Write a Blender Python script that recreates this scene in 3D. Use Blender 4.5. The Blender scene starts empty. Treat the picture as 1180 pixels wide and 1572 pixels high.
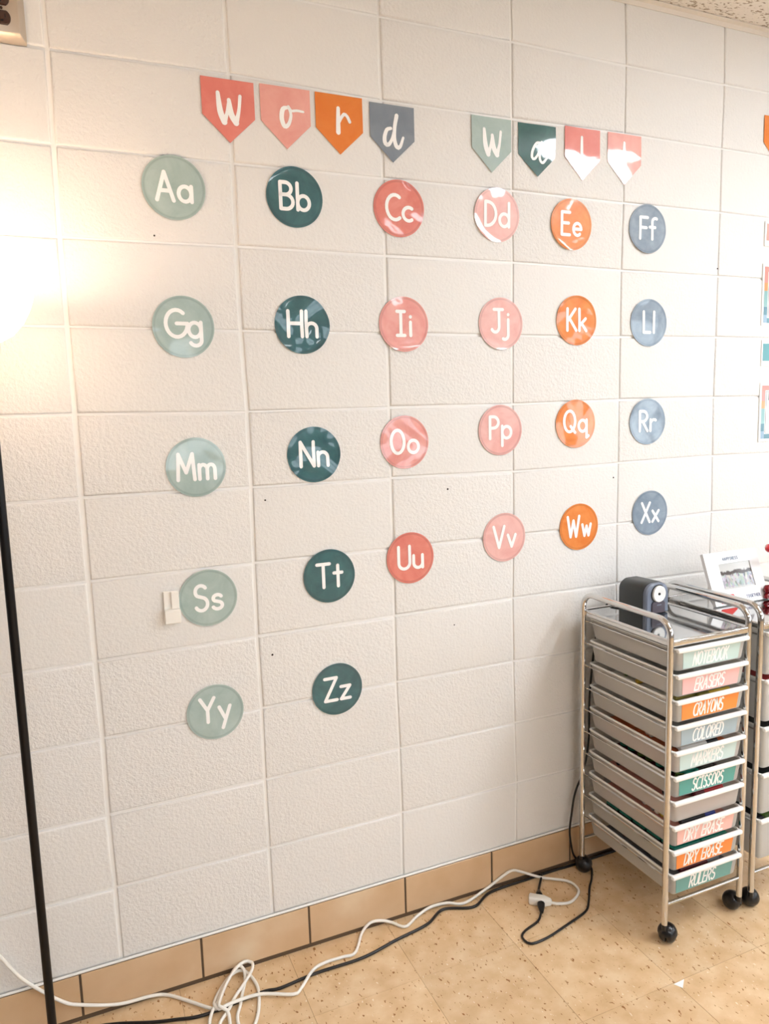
import bpy, bmesh, math, random
from mathutils import Matrix, Vector
from math import pi, sin, cos
random.seed(7)
S = bpy.context.scene
COL = S.collection

# ---------------------------------------------------------------- camera
cd = bpy.data.cameras.new('camera'); cam = bpy.data.objects.new('camera', cd); COL.objects.link(cam)
cd.sensor_fit = 'HORIZONTAL'; cd.sensor_width = 36.0; cd.lens = 36.0 * 1132.193 / 1180.0
cd.clip_start = 0.02
_r = (0.9183445592876467, -0.3946834594336255, -0.02946586629049438)
_d = (-0.07869573578296923, -0.10913012185566229, -0.9909074617103968)
_f = (0.38787917138758643, 0.9123133142474887, -0.13127895890204686)
cam.matrix_world = Matrix(((_r[0], -_d[0], -_f[0], -0.025424), (_r[1], -_d[1], -_f[1], -1.912032),
                           (_r[2], -_d[2], -_f[2], 1.532298), (0, 0, 0, 1)))
S.camera = cam

# ---------------------------------------------------------------- light, exposure
S.view_settings.view_transform = 'Standard'; S.view_settings.look = 'None'
S.view_settings.gamma = 1.0; S.view_settings.use_curve_mapping = False
S.view_settings.exposure = 0.43
TROFFER = (22.5, 7.0, 10.0, 21.0)     # radiance of the four ceiling light diffusers
SKY = 4.4
BULB = 3.5
BOWL = 2.3
w = bpy.data.worlds.new('daylight'); S.world = w; w.use_nodes = True
bg = w.node_tree.nodes['Background']; bg.inputs[0].default_value = (0.80, 0.91, 1.0, 1); bg.inputs[1].default_value = SKY
def area(name, loc, rot, sx, sy, power, color, portal=False):
    l = bpy.data.lights.new(name, 'AREA'); l.shape = 'RECTANGLE'; l.size = sx; l.size_y = sy
    l.energy = power; l.color = color
    if portal: l.cycles.is_portal = True
    o = bpy.data.objects.new(name, l); COL.objects.link(o); o.location = loc; o.rotation_euler = rot
    return o
XL, XR, YF, ZC = -2.032, 4.8768, -6.2, 2.757
WIN_R = [(-2.75, -1.25), (-4.75, -3.25)]        # window openings in the right wall (y ranges)
WIN_F = [(0.6, 2.1), (2.7, 4.2)]                # window openings in the far wall (x ranges)
WZ0, WZ1 = 0.95, 2.35
for a, b in WIN_R: area('window_portal', (XR + .02, (a + b) / 2, (WZ0 + WZ1) / 2), (0, pi / 2, 0), WZ1 - WZ0, b - a, 1, (1, 1, 1), True)
for a, b in WIN_F: area('window_portal', ((a + b) / 2, YF - .02, (WZ0 + WZ1) / 2), (pi / 2, 0, 0), b - a, WZ1 - WZ0, 1, (1, 1, 1), True)

# ---------------------------------------------------------------- helpers
def lin(c):
    return tuple(((v / 255) / 12.92 if v / 255 <= .04045 else ((v / 255 + .055) / 1.055) ** 2.4) for v in c) + (1,)
MATS = {}
def mat(name, rgb, rough=.5, metal=0., coat=0., spec=.5, emit=None, estr=0., trans=0.):
    if name in MATS: return MATS[name]
    m = bpy.data.materials.new(name); m.use_nodes = True
    b = m.node_tree.nodes['Principled BSDF']
    b.inputs['Base Color'].default_value = lin(rgb); b.inputs['Roughness'].default_value = rough
    b.inputs['Metallic'].default_value = metal; b.inputs['Coat Weight'].default_value = coat
    b.inputs['Coat Roughness'].default_value = .04
    b.inputs['Specular IOR Level'].default_value = spec
    b.inputs['Transmission Weight'].default_value = trans
    if emit: b.inputs['Emission Color'].default_value = lin(emit); b.inputs['Emission Strength'].default_value = estr
    MATS[name] = m; return m
class NT:
    def __init__(s, m): s.t = m.node_tree; s.b = s.t.nodes.get('Principled BSDF')
    def n(s, typ, **k):
        x = s.t.nodes.new(typ)
        for a, v in k.items():
            if a.startswith('i_'): x.inputs[a[2:].replace('_', ' ')].default_value = v
            else: setattr(x, a, v)
        return x
    def l(s, a, b): s.t.links.new(a, b)
def ramp(nt, fac, stops):
    r = nt.n('ShaderNodeValToRGB'); e = r.color_ramp.elements
    e[0].position, e[0].color = stops[0]; e[1].position, e[1].color = stops[-1]
    for p, c in stops[1:-1]: q = e.new(p); q.color = c
    nt.l(fac, r.inputs[0]); return r.outputs[0]
def grey(v): return (v, v, v, 1)

def link(name, me, m=None, parent=None, loc=None):
    o = bpy.data.objects.new(name, me); COL.objects.link(o)
    if m and not me.materials: me.materials.append(m)
    if parent: o.parent = parent
    if loc: o.location = loc
    return o
def obj(name, bm, m, parent=None, loc=None, smooth=False, recalc=True):
    if recalc: bmesh.ops.recalc_face_normals(bm, faces=bm.faces)
    me = bpy.data.meshes.new(name); bm.to_mesh(me); bm.free()
    if smooth: me.polygons.foreach_set('use_smooth', [True] * len(me.polygons))
    return link(name, me, m, parent, loc)
def autosmooth(o, ang=40):
    me = o.data; me.polygons.foreach_set('use_smooth', [True] * len(me.polygons))
    me.set_sharp_from_angle(angle=math.radians(ang)); return o
def thing(name, label, cat, loc=(0, 0, 0), group=None, rotz=0):
    o = bpy.data.objects.new(name, None); COL.objects.link(o); o.location = loc; o.rotation_euler[2] = rotz
    o.empty_display_size = .05
    return tag(o, label, cat, group)
def tag(o, label, cat, group=None):
    o['label'] = label; o['category'] = cat
    if group: o['group'] = group
    return o
def struct(o): o['kind'] = 'structure'; return o
def box(bm, x0, x1, y0, y1, z0, z1, bev=0, seg=1):
    r = bmesh.ops.create_cube(bm, size=1)
    for v in r['verts']:
        v.co = Vector(((x0 + x1) / 2 + v.co.x * (x1 - x0), (y0 + y1) / 2 + v.co.y * (y1 - y0), (z0 + z1) / 2 + v.co.z * (z1 - z0)))
    if bev:
        es = list({e for v in r['verts'] for e in v.link_edges})
        bmesh.ops.bevel(bm, geom=es, offset=bev, segments=seg, profile=.5, affect='EDGES')
    return bm
def boxo(name, dims, m, parent=None, bev=0, seg=1, **k):
    bm = bmesh.new(); box(bm, *dims, bev=bev, seg=seg); return obj(name, bm, m, parent, **k)
def crom(P, step=.008):
    P = [Vector(p) for p in P]
    if len(P) < 3: return P
    Q = [P[0] * 2 - P[1]] + P + [P[-1] * 2 - P[-2]]; out = []
    for i in range(1, len(Q) - 2):
        a, b, c, d = Q[i - 1:i + 3]; n = max(1, int((c - b).length / step))
        for k in range(n):
            t = k / n
            out.append(.5 * ((2 * b) + (c - a) * t + (2 * a - 5 * b + 4 * c - d) * t * t + (3 * b - a - 3 * c + d) * t ** 3))
    out.append(P[-1]); return out
def tube(bm, P, r, n=8, cap=True, closed=False):
    P = [Vector(p) for p in P]; N = len(P); rings = []; prev = None
    for i, p in enumerate(P):
        if closed: t = (P[(i + 1) % N] - P[i - 1]).normalized()
        else: t = (P[min(i + 1, N - 1)] - P[max(i - 1, 0)]).normalized()
        if prev is None:
            u = t.orthogonal().normalized()
            if abs(t.z) < .9: u = (Vector((0, 0, 1)) - t * t.z).normalized()
        else: u = (prev - t * prev.dot(t)).normalized()
        prev = u; v = t.cross(u); rr = r[i] if isinstance(r, (list, tuple)) else r
        rings.append([bm.verts.new(p + (u * cos(2 * pi * k / n) + v * sin(2 * pi * k / n)) * rr) for k in range(n)])
    for i in range(N if closed else N - 1):
        a, b = rings[i], rings[(i + 1) % N]
        for k in range(n): bm.faces.new((a[k], a[(k + 1) % n], b[(k + 1) % n], b[k]))
    if cap and not closed: bm.faces.new(rings[0][::-1]); bm.faces.new(rings[-1])
def loft(bm, rings, cap0=True, cap1=True):
    V = [[bm.verts.new(p) for p in R] for R in rings]; n = len(V[0])
    for a, b in zip(V, V[1:]):
        for k in range(n): bm.faces.new((a[k], a[(k + 1) % n], b[(k + 1) % n], b[k]))
    if cap0: bm.faces.new(V[0][::-1])
    if cap1: bm.faces.new(V[-1])
def rrect(x0, x1, y0, y1, r, z, n=4):
    out = []
    for cx, cy, a in ((x1 - r, y1 - r, 0), (x0 + r, y1 - r, 90), (x0 + r, y0 + r, 180), (x1 - r, y0 + r, 270)):
        for k in range(n + 1):
            t = math.radians(a + 90 * k / n); out.append((cx + r * cos(t), cy + r * sin(t), z))
    return out
def lathe(bm, prof, n=32, c=(0, 0, 0)):
    rings = [[(c[0] + r * cos(2 * pi * k / n), c[1] + r * sin(2 * pi * k / n), c[2] + z) for k in range(n)] for r, z in prof]
    loft(bm, rings)
def disc_y(bm, cx, y0, y1, cz, r, n=24, r1=None):
    r1 = r if r1 is None else r1
    loft(bm, [[(cx + q * cos(2 * pi * k / n), y, cz + q * sin(2 * pi * k / n)) for k in range(n)] for y, q in ((y0, r), (y1, r1))])

# ---------------------------------------------------------------- stroke lettering (flat print)
def arc(cx, cy, rx, ry, a0, a1, n=None):
    n = n or max(6, int(abs(a1 - a0) / 14))
    return [(cx + rx * cos(math.radians(a0 + (a1 - a0) * k / n)), cy + ry * sin(math.radians(a0 + (a1 - a0) * k / n))) for k in range(n + 1)]
G = {}
def g(ch, wd, *st): G[ch] = (wd, st)
g('A', .60, [(0, 0), (.30, 1), (.60, 0)], [(.12, .34), (.48, .34)])
g('B', .50, [(0, 0), (0, 1)], [(0, 1), (.2, 1)] + arc(.2, .77, .24, .23, 90, -90) + [(0, .54)], [(0, .54), (.22, .54)] + arc(.22, .27, .28, .27, 90, -90) + [(0, 0)])
g('C', .56, arc(.38, .5, .38, .5, 55, 305))
g('D', .54, [(0, 0), (0, 1)], [(0, 1), (.1, 1)] + arc(.1, .5, .44, .5, 90, -90) + [(0, 0)])
g('E', .44, [(.44, 1), (0, 1), (0, 0), (.44, 0)], [(0, .52), (.38, .52)])
g('F', .44, [(.46, 1), (0, 1), (0, 0)], [(0, .52), (.38, .52)])
g('G', .64, arc(.40, .5, .40, .5, 50, 360) + [(.40, .5)])
g('H', .56, [(0, 0), (0, 1)], [(.56, 0), (.56, 1)], [(0, .52), (.56, .52)])
g('I', .36, [(.18, 0), (.18, 1)], [(0, 1), (.36, 1)], [(0, 0), (.36, 0)])
g('J', .44, [(.30, 1), (.30, .25)] + arc(.10, .22, .20, .22, 0, -150), [(.04, 1), (.50, 1)])
g('K', .50, [(0, 0), (0, 1)], [(.46, 1), (0, .42)], [(.12, .56), (.50, 0)])
g('L', .42, [(0, 1), (0, 0), (.42, 0)])
g('M', .74, [(0, 0), (.06, 1), (.37, .28), (.68, 1), (.74, 0)])
g('N', .56, [(0, 0), (0, 1), (.56, 0), (.56, 1)])
g('O', .62, arc(.31, .5, .31, .5, 90, 450))
g('P', .46, [(0, 0), (0, 1), (.18, 1)] + arc(.18, .74, .27, .26, 90, -90) + [(0, .48)])
g('Q', .66, arc(.32, .5, .32, .5, 90, 450), [(.38, .26), (.64, -.04)])
g('R', .50, [(0, 0), (0, 1), (.2, 1)] + arc(.2, .74, .26, .26, 90, -90) + [(0, .48)], [(.18, .48), (.50, 0)])
g('S', .50, arc(.26, .76, .22, .24, 35, 225) + arc(.26, .25, .24, .27, 60, -150))
g('T', .56, [(.28, 0), (.28, 1)], [(0, 1), (.56, 1)])
g('U', .54, [(0, 1), (0, .27)] + arc(.27, .27, .27, .27, 180, 360) + [(.54, 1)])
g('V', .58, [(0, 1), (.29, 0), (.58, 1)])
g('W', .84, [(0, 1), (.22, 0), (.42, .8), (.62, 0), (.84, 1)])
g('X', .52, [(0, 1), (.52, 0)], [(.52, 1), (0, 0)])
g('Y', .56, [(0, 1), (.28, .5), (.56, 1)], [(.28, .5), (.28, 0)])
g('Z', .54, [(0, 1), (.54, 1), (0, 0), (.54, 0)])
g('a', .48, arc(.23, .27, .23, .27, 0, 360), [(.47, .55), (.47, 0)])
g('b', .48, [(0, 1), (0, 0)], arc(.24, .27, .24, .27, 180, 540))
g('c', .40, arc(.26, .27, .26, .27, 55, 305))
g('d', .48, arc(.24, .27, .24, .27, 0, 360), [(.48, 1), (.48, 0)])
g('e', .46, [(.03, .28), (.45, .28)] + arc(.24, .27, .22, .27, 2, 310))
g('f', .36, arc(.34, .82, .18, .17, 60, 180) + [(.16, 0)], [(0, .56), (.34, .56)])
g('g', .48, arc(.23, .27, .23, .27, 0, 360), [(.47, .55), (.47, -.12)] + arc(.25, -.12, .22, .2, 0, -150))
g('h', .44, [(0, 0), (0, 1)], [(0, .3)] + arc(.22, .32, .22, .22, 180, 0) + [(.44, 0)])
g('i', .06, [(.03, 0), (.03, .56)], [(.03, .78), (.035, .79)])
g('j', .26, [(.22, .56), (.22, -.14)] + arc(.04, -.12, .18, .2, 0, -120), [(.22, .78), (.225, .79)])
g('k', .40, [(0, 0), (0, 1)], [(.36, .56), (0, .22)], [(.12, .34), (.40, 0)])
g('l', .06, [(.03, 0), (.03, 1)])
g('m', .70, [(0, 0), (0, .56)], [(0, .32)] + arc(.175, .36, .175, .2, 180, 0) + [(.35, 0)], [(.35, .34)] + arc(.525, .36, .175, .2, 180, 0) + [(.70, 0)])
g('n', .42, [(0, 0), (0, .56)], [(0, .3)] + arc(.21, .34, .21, .22, 180, 0) + [(.42, 0)])
g('o', .50, arc(.25, .27, .25, .27, 90, 450))
g('p', .48, [(0, .56), (0, -.34)], arc(.24, .27, .24, .27, 180, 540))
g('q', .52, arc(.23, .27, .23, .27, 0, 360), [(.47, .55), (.47, -.30), (.58, -.22)])
g('r', .34, [(0, 0), (0, .56)], [(0, .3)] + arc(.22, .32, .22, .24, 180, 60))
g('s', .40, arc(.21, .42, .17, .14, 30, 225) + arc(.20, .13, .19, .15, 60, -155))
g('t', .36, [(.18, .9), (.18, 0)], [(0, .58), (.36, .58)])
g('u', .44, [(0, .56), (0, .22)] + arc(.22, .22, .22, .22, 180, 360), [(.44, .56), (.44, 0)])
g('v', .42, [(0, .56), (.21, 0), (.42, .56)])
g('w', .62, [(0, .56), (.16, 0), (.31, .48), (.46, 0), (.62, .56)])
g('x', .40, [(0, .56), (.40, 0)], [(.40, .56), (0, 0)])
g('y', .44, [(0, .56), (.22, .06)], [(.44, .56), (.12, -.34)])
g('z', .42, [(0, .56), (.42, .56), (0, 0), (.42, 0)])
g('.', .06, [(.03, .02), (.035, .03)])
g(' ', .34)

def ribbon(bm, P, wd, pos):
    """flat brush stroke through 2D points P (x, z) of width wd (number or list), mapped to 3D by pos(x, z)"""
    W = wd if isinstance(wd, (list, tuple)) else [wd] * len(P)
    # densify
    Q, R = [], []
    for i in range(len(P) - 1):
        (x0, z0), (x1, z1) = P[i], P[i + 1]; L = math.hypot(x1 - x0, z1 - z0); n = max(1, int(L / .006))
        for k in range(n):
            t = k / n; Q.append((x0 + (x1 - x0) * t, z0 + (z1 - z0) * t)); R.append(W[i] + (W[i + 1] - W[i]) * t)
    Q.append(P[-1]); R.append(W[-1])
    seg = [[0]]
    for i in range(1, len(Q) - 1):
        a = math.atan2(Q[i][1] - Q[i - 1][1], Q[i][0] - Q[i - 1][0]); b = math.atan2(Q[i + 1][1] - Q[i][1], Q[i + 1][0] - Q[i][0])
        d = abs((b - a + pi) % (2 * pi) - pi); seg[-1].append(i)
        if d > .75: seg.append([i])
    seg[-1].append(len(Q) - 1)
    for s in seg:
        if len(s) < 2: continue
        pts = [Q[i] for i in s]; rad = [R[i] / 2 for i in s]; N = len(pts); A, B = [], []
        for i in range(N):
            p, q = pts[max(i - 1, 0)], pts[min(i + 1, N - 1)]
            tx, tz = q[0] - p[0], q[1] - p[1]; L = math.hypot(tx, tz) or 1; tx /= L; tz /= L
            A.append(bm.verts.new(pos(pts[i][0] - tz * rad[i], pts[i][1] + tx * rad[i])))
            B.append(bm.verts.new(pos(pts[i][0] + tz * rad[i], pts[i][1] - tx * rad[i])))
            if i == 0: t0 = math.atan2(tz, tx)
            if i == N - 1: t1 = math.atan2(tz, tx)
        for i in range(N - 1): bm.faces.new((A[i], A[i + 1], B[i + 1], B[i]))
        c0 = [bm.verts.new(pos(pts[0][0] + rad[0] * cos(t0 + pi / 2 + pi * k / 6), pts[0][1] + rad[0] * sin(t0 + pi / 2 + pi * k / 6))) for k in range(1, 6)]
        bm.faces.new([A[0]] + [B[0]] + c0[::-1])
        c1 = [bm.verts.new(pos(pts[-1][0] + rad[-1] * cos(t1 - pi / 2 + pi * k / 6), pts[-1][1] + rad[-1] * sin(t1 - pi / 2 + pi * k / 6))) for k in range(1, 6)]
        bm.faces.new([B[-1]] + [A[-1]] + c1[::-1])
def write(bm, text, cap, sx, stroke, gap, cx, cz, pos, slant=0.):
    """text with capital height cap, x stretch sx, centred on (cx, cz)"""
    wds = [G[c][0] * cap * sx for c in text]; tot = sum(wds) + gap * (len(text) - 1); x = cx - tot / 2
    for c, wd in zip(text, wds):
        for s in G[c][1]:
            ribbon(bm, [(x + (px + slant * (pz - .5)) * cap * sx, cz + (pz - .5) * cap) for px, pz in s], stroke, pos)
        x += wd + gap

# ---------------------------------------------------------------- materials of the room
m_block = mat('painted_block', (233, 231, 228), .5, spec=.45)
nt = NT(m_block); geo = nt.n('ShaderNodeNewGeometry')
n1 = nt.n('ShaderNodeTexNoise', i_Scale=120., i_Detail=3., i_Roughness=.55); nt.l(geo.outputs['Position'], n1.inputs['Vector'])
n2 = nt.n('ShaderNodeTexNoise', i_Scale=34., i_Detail=2.); nt.l(geo.outputs['Position'], n2.inputs['Vector'])
oi = nt.n('ShaderNodeObjectInfo')
amp = nt.n('ShaderNodeMapRange', i_To_Min=.4, i_To_Max=.9); nt.l(oi.outputs['Random'], amp.inputs['Value'])
mm = nt.n('ShaderNodeMath', operation='MULTIPLY_ADD'); mm.inputs[1].default_value = 1.; nt.l(n1.outputs[0], mm.inputs[0])
m2 = nt.n('ShaderNodeMath', operation='MULTIPLY'); m2.inputs[1].default_value = .6; nt.l(n2.outputs[0], m2.inputs[0]); nt.l(m2.outputs[0], mm.inputs[2])
bp = nt.n('ShaderNodeBump', i_Distance=.0042); nt.l(amp.outputs[0], bp.inputs['Strength']); nt.l(mm.outputs[0], bp.inputs['Height']); nt.l(bp.outputs[0], nt.b.inputs['Normal'])
m_mortar = mat('painted_mortar', (243, 241, 238), .4)
m_wall = mat('painted_wall', (236, 230, 222), .7)
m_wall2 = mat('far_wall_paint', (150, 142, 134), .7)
m_base = mat('glazed_base_tile', (214, 181, 144), .28)
nt = NT(m_base); geo = nt.n('ShaderNodeNewGeometry'); n1 = nt.n('ShaderNodeTexNoise', i_Scale=5., i_Detail=5.); nt.l(geo.outputs['Position'], n1.inputs['Vector'])
nt.l(ramp(nt, n1.outputs[0], [(.3, lin((203, 167, 128))), (.55, lin((216, 184, 148))), (.75, lin((228, 204, 172)))]), nt.b.inputs['Base Color'])
m_grout = mat('dark_grout', (92, 74, 56), .8)
m_floor = mat('vinyl_floor_tile', (226, 194, 154), .22)
nt = NT(m_floor); geo = nt.n('ShaderNodeNewGeometry'); oi = nt.n('ShaderNodeObjectInfo')
mp = nt.n('ShaderNodeMapping'); mp.inputs['Scale'].default_value = (110, 52, 60); mp.inputs['Rotation'].default_value = (0, 0, .5); nt.l(geo.outputs['Position'], mp.inputs[0])
v1 = nt.n('ShaderNodeTexNoise', i_Scale=1., i_Detail=2., i_Roughness=.6); nt.l(mp.outputs[0], v1.inputs['Vector'])
n2 = nt.n('ShaderNodeTexNoise', i_Scale=16., i_Detail=5.); nt.l(geo.outputs['Position'], n2.inputs['Vector'])
base = ramp(nt, n2.outputs[0], [(.3, lin((215, 180, 138))), (.5, lin((225, 192, 151))), (.72, lin((234, 207, 170)))])
fl = ramp(nt, v1.outputs[0], [(.64, grey(0)), (.68, grey(1))])
fl2 = ramp(nt, v1.outputs[0], [(.28, grey(1)), (.32, grey(0))])
mx = nt.n('ShaderNodeMix', data_type='RGBA'); mx.inputs[7].default_value = lin((160, 112, 70)); nt.l(fl, mx.inputs[0]); nt.l(base, mx.inputs[6])
mx2 = nt.n('ShaderNodeMix', data_type='RGBA'); mx2.inputs[7].default_value = lin((243, 226, 200)); nt.l(fl2, mx2.inputs[0]); nt.l(mx.outputs[2], mx2.inputs[6])
hs = nt.n('ShaderNodeHueSaturation'); mr = nt.n('ShaderNodeMapRange', i_To_Min=.95, i_To_Max=1.04); nt.l(oi.outputs['Random'], mr.inputs['Value']); nt.l(mr.outputs[0], hs.inputs['Value'])
nt.l(mx2.outputs[2], hs.inputs['Color']); nt.l(hs.outputs[0], nt.b.inputs['Base Color'])
nb = nt.n('ShaderNodeTexNoise', i_Scale=9., i_Detail=2.); nt.l(geo.outputs['Position'], nb.inputs['Vector'])
bp = nt.n('ShaderNodeBump', i_Distance=.004, i_Strength=.12); nt.l(nb.outputs[0], bp.inputs['Height']); nt.l(bp.outputs[0], nt.b.inputs['Normal'])
m_ceil = mat('acoustic_ceiling_tile', (232, 222, 208), .9)
nt = NT(m_ceil); geo = nt.n('ShaderNodeNewGeometry'); mp = nt.n('ShaderNodeMapping'); mp.inputs['Scale'].default_value = (60, 130, 60); nt.l(geo.outputs['Position'], mp.inputs[0])
n1 = nt.n('ShaderNodeTexNoise', i_Scale=1., i_Detail=3.); nt.l(mp.outputs[0], n1.inputs['Vector'])
pit = ramp(nt, n1.outputs[0], [(.36, lin((168, 150, 130))), (.46, lin((238, 230, 220)))]); nt.l(pit, nt.b.inputs['Base Color'])
bp = nt.n('ShaderNodeBump', i_Distance=.006, i_Strength=.9); nt.l(n1.outputs[0], bp.inputs['Height']); nt.l(bp.outputs[0], nt.b.inputs['Normal'])
m_trimw = mat('painted_trim_metal', (232, 224, 214), .45)
m_diffs = [mat('lit_diffuser_%d' % k, (255, 255, 255), .5, emit=(243, 249, 255), estr=v) for k, v in enumerate(TROFFER)]
m_glass = mat('window_glass', (255, 255, 255), .0, trans=1.)
_n = NT(m_glass); _o = _n.t.nodes['Material Output']; _tr = _n.n('ShaderNodeBsdfTransparent'); _gl = _n.n('ShaderNodeBsdfGlossy', i_Roughness=0.); _mx = _n.n('ShaderNodeMixShader'); _mx.inputs[0].default_value = .05
_n.l(_tr.outputs[0], _mx.inputs[1]); _n.l(_gl.outputs[0], _mx.inputs[2]); _n.l(_mx.outputs[0], _o.inputs[0])

# ---------------------------------------------------------------- back wall of painted blocks
HB, H, B = .1316, .2032, .4064
NODE = {(2,-1):(.8128,2.5684),(3,-1):(1.222,2.5708),(4,-1):(1.633,2.5669),(5,-1):(2.0391,2.5666),(0,0):(.0029,2.3642),(1,0):(.4088,2.3690),(2,0):(.8150,2.3600),(3,0):(1.2225,2.3630),(4,0):(1.6313,2.3694),(5,0):(2.0358,2.3687),
(0,1):(-.0003,2.1601),(1,1):(.4066,2.1614),(2,1):(.8128,2.1636),(3,1):(1.2209,2.167),(4,1):(1.6296,2.1654),(5,1):(2.0368,2.167),(0,2):(-.0036,1.9583),(1,2):(.4051,1.9621),(2,2):(.813,1.9613),(3,2):(1.2216,1.964),(4,2):(1.6239,1.9605),(5,2):(2.0349,1.9607),
(0,3):(-.0036,1.7578),(1,3):(.4052,1.7548),(2,3):(.8132,1.7535),(3,3):(1.22,1.7538),(4,3):(1.6233,1.7554),(5,3):(2.0329,1.7586),(0,4):(-.0026,1.5546),(1,4):(.4103,1.5495),(2,4):(.8128,1.5509),(3,4):(1.2184,1.5501),(4,4):(1.6224,1.5558),(5,4):(2.03,1.5567),
(0,5):(-.0037,1.354),(1,5):(.4105,1.3527),(2,5):(.8121,1.3522),(3,5):(1.218,1.3474),(4,5):(1.6216,1.3518),(5,5):(2.0333,1.3549),(0,6):(-.0034,1.148),(1,6):(.4066,1.1501),(2,6):(.8114,1.1495),(3,6):(1.2176,1.1499),(4,6):(1.6192,1.1521),(5,6):(2.0364,1.158),
(0,7):(-.0032,.9448),(1,7):(.4048,.9491),(2,7):(.8106,.9494),(3,7):(1.2137,.9513),(4,7):(1.6195,.95),(0,8):(-.0013,.7437),(1,8):(.4067,.7449),(2,8):(.8098,.7493),(3,8):(1.2145,.748),(0,9):(-.0036,.5382),(1,9):(.4051,.5396),(2,9):(.8145,.5432),(3,9):(1.2179,.5424),
(0,10):(-.0011,.3362),(1,10):(.4057,.3351),(2,10):(.8158,.3376),(3,10):(1.2238,.3379)}
def node(i, j):
    x, z = NODE.get((i, j), (B * i, HB + H * (11 - j)))
    if j == 11: z = HB + .001
    if i == -5: x = XL
    if i == 12: x = XR
    return x, min(z, ZC)
bm = bmesh.new(); box(bm, XL - .12, XR + .12, .0050, .2, -.05, ZC + .1)
wall = struct(obj('wall_back', bm, m_mortar))
def block_mesh(c, jw, jl, jr):
    """block from four corners (x,z), front face at y=0, eased edges, back at y=.02"""
    bm = bmesh.new(); cx = sum(p[0] for p in c) / 4; cz = sum(p[1] for p in c) / 4
    def ring(ins, y): return [(p[0] + (ins - jw + jl if p[0] < cx else -ins + jw - jr), y, p[1] + (ins if p[1] < cz else -ins)) for p in c]
    tilt = random.uniform(-.0006, .0006)
    rs = [ring(jw, .02), ring(jw, .0052), ring(jw + .0006, .0030), ring(jw + .0017, .0012), ring(jw + .0034, .0002 + tilt), ring(jw + .006, tilt)]
    loft(bm, rs); return bm
for j in range(-2, 11):
    for i in range(-5, 12):
        a, b, c, d = node(i, j + 1), node(i + 1, j + 1), node(i + 1, j), node(i, j)
        vj = lambda q: max(.0016, .0048 - .0007 * abs(q)) * (1 + .15 * sin(q * 7 + j * .4))
        o = obj('block', block_mesh([a, b, c, d], random.uniform(.0018, .0036), vj(i), vj(i + 1)), m_block, wall)
        o.data.polygons.foreach_set('use_smooth', [True] * len(o.data.polygons))
        o.data.set_sharp_from_angle(angle=math.radians(60))
m_hole = mat('nail_hole_dark', (48, 40, 36), .8)
for x, z, r in [(.991, 1.309, .003), (.445, 1.316, .0025), (.443, .892, .003), (1.005, .896, .002), (1.601, 1.306, .0025), (2.03, 1.985, .0025), (.207, 1.975, .0022)]:
    bm = bmesh.new(); disc_y(bm, x, -.0012, .002, z, r, 8); obj('nail_hole', bm, m_hole, wall)
# tiled base
bm = bmesh.new(); box(bm, XL, XR, -.0040, .0035, 0, HB - .001)
bb = struct(obj('baseboard_back', bm, m_grout))
x = -.1028 - .3066 * 6
while x < XR - .01:
    a, b = max(x, XL), min(x + .3066, XR)
    if b - a > .02:
        bm = bmesh.new(); loft(bm, [[(p[0], y, p[1]) for p in ((a + i, .0125 + i * .3), (b - i, .0125 + i * .3), (b - i, HB - .0005 - i), (a + i, HB - .0005 - i))] for y, i in ((.002, .0030), (-.0052, .0030), (-.0062, .0040))])
        obj('tile', bm, m_base, bb)
    x += .3066
bm = bmesh.new(); tube(bm, [(XL, -.0025, HB + .0015), (XR, -.0025, HB + .0015)], .0035, 8)
struct(obj('trim_1', bm, m_mortar))        # paint line along the top of the base tiles

# ---------------------------------------------------------------- floor
bm = bmesh.new(); box(bm, XL - .12, XR + .12, YF - .12, .01, -.06, -.0015)
floor = struct(obj('floor', bm, mat('tile_seam', (132, 92, 56), .7)))
T = .3048; ft = None
bm = bmesh.new(); box(bm, .0004, T - .0004, .0004, T - .0004, -.0014, 0, bev=.0003)
tm = bpy.data.meshes.new('tile'); bmesh.ops.recalc_face_normals(bm, faces=bm.faces); bm.to_mesh(tm); bm.free(); tm.materials.append(m_floor)
FX, FY = .7481, -.2481
rest = bmesh.new()
for jy in range(-20, 1):
    for ix in range(-10, 15):
        x0, y0 = FX + T * ix, FY + T * jy
        x1, y1 = x0 + T, y0 + T
        if x1 <= XL + .01 or x0 >= XR - .01 or y1 < YF: continue
        if jy > -9 and x0 > -.9 and x0 < 4.2 and x1 < XR and jy < 0:
            link('tile', tm, None, floor, (x0, y0, 0))
        elif jy == 0 and x0 > -.9 and x0 < 4.2:
            o = link('tile', tm, None, floor, (x0, y0, 0)); o.scale[1] = (0.0035 - y0) / T
        else:
            box(rest, max(x0, XL) + .0004, min(x1, XR) - .0004, max(y0, YF) + .0004, min(y1, .003) - .0004, -.0014, 0)
o = obj('tile', rest, m_floor, floor); o['kind'] = 'stuff'

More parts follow.
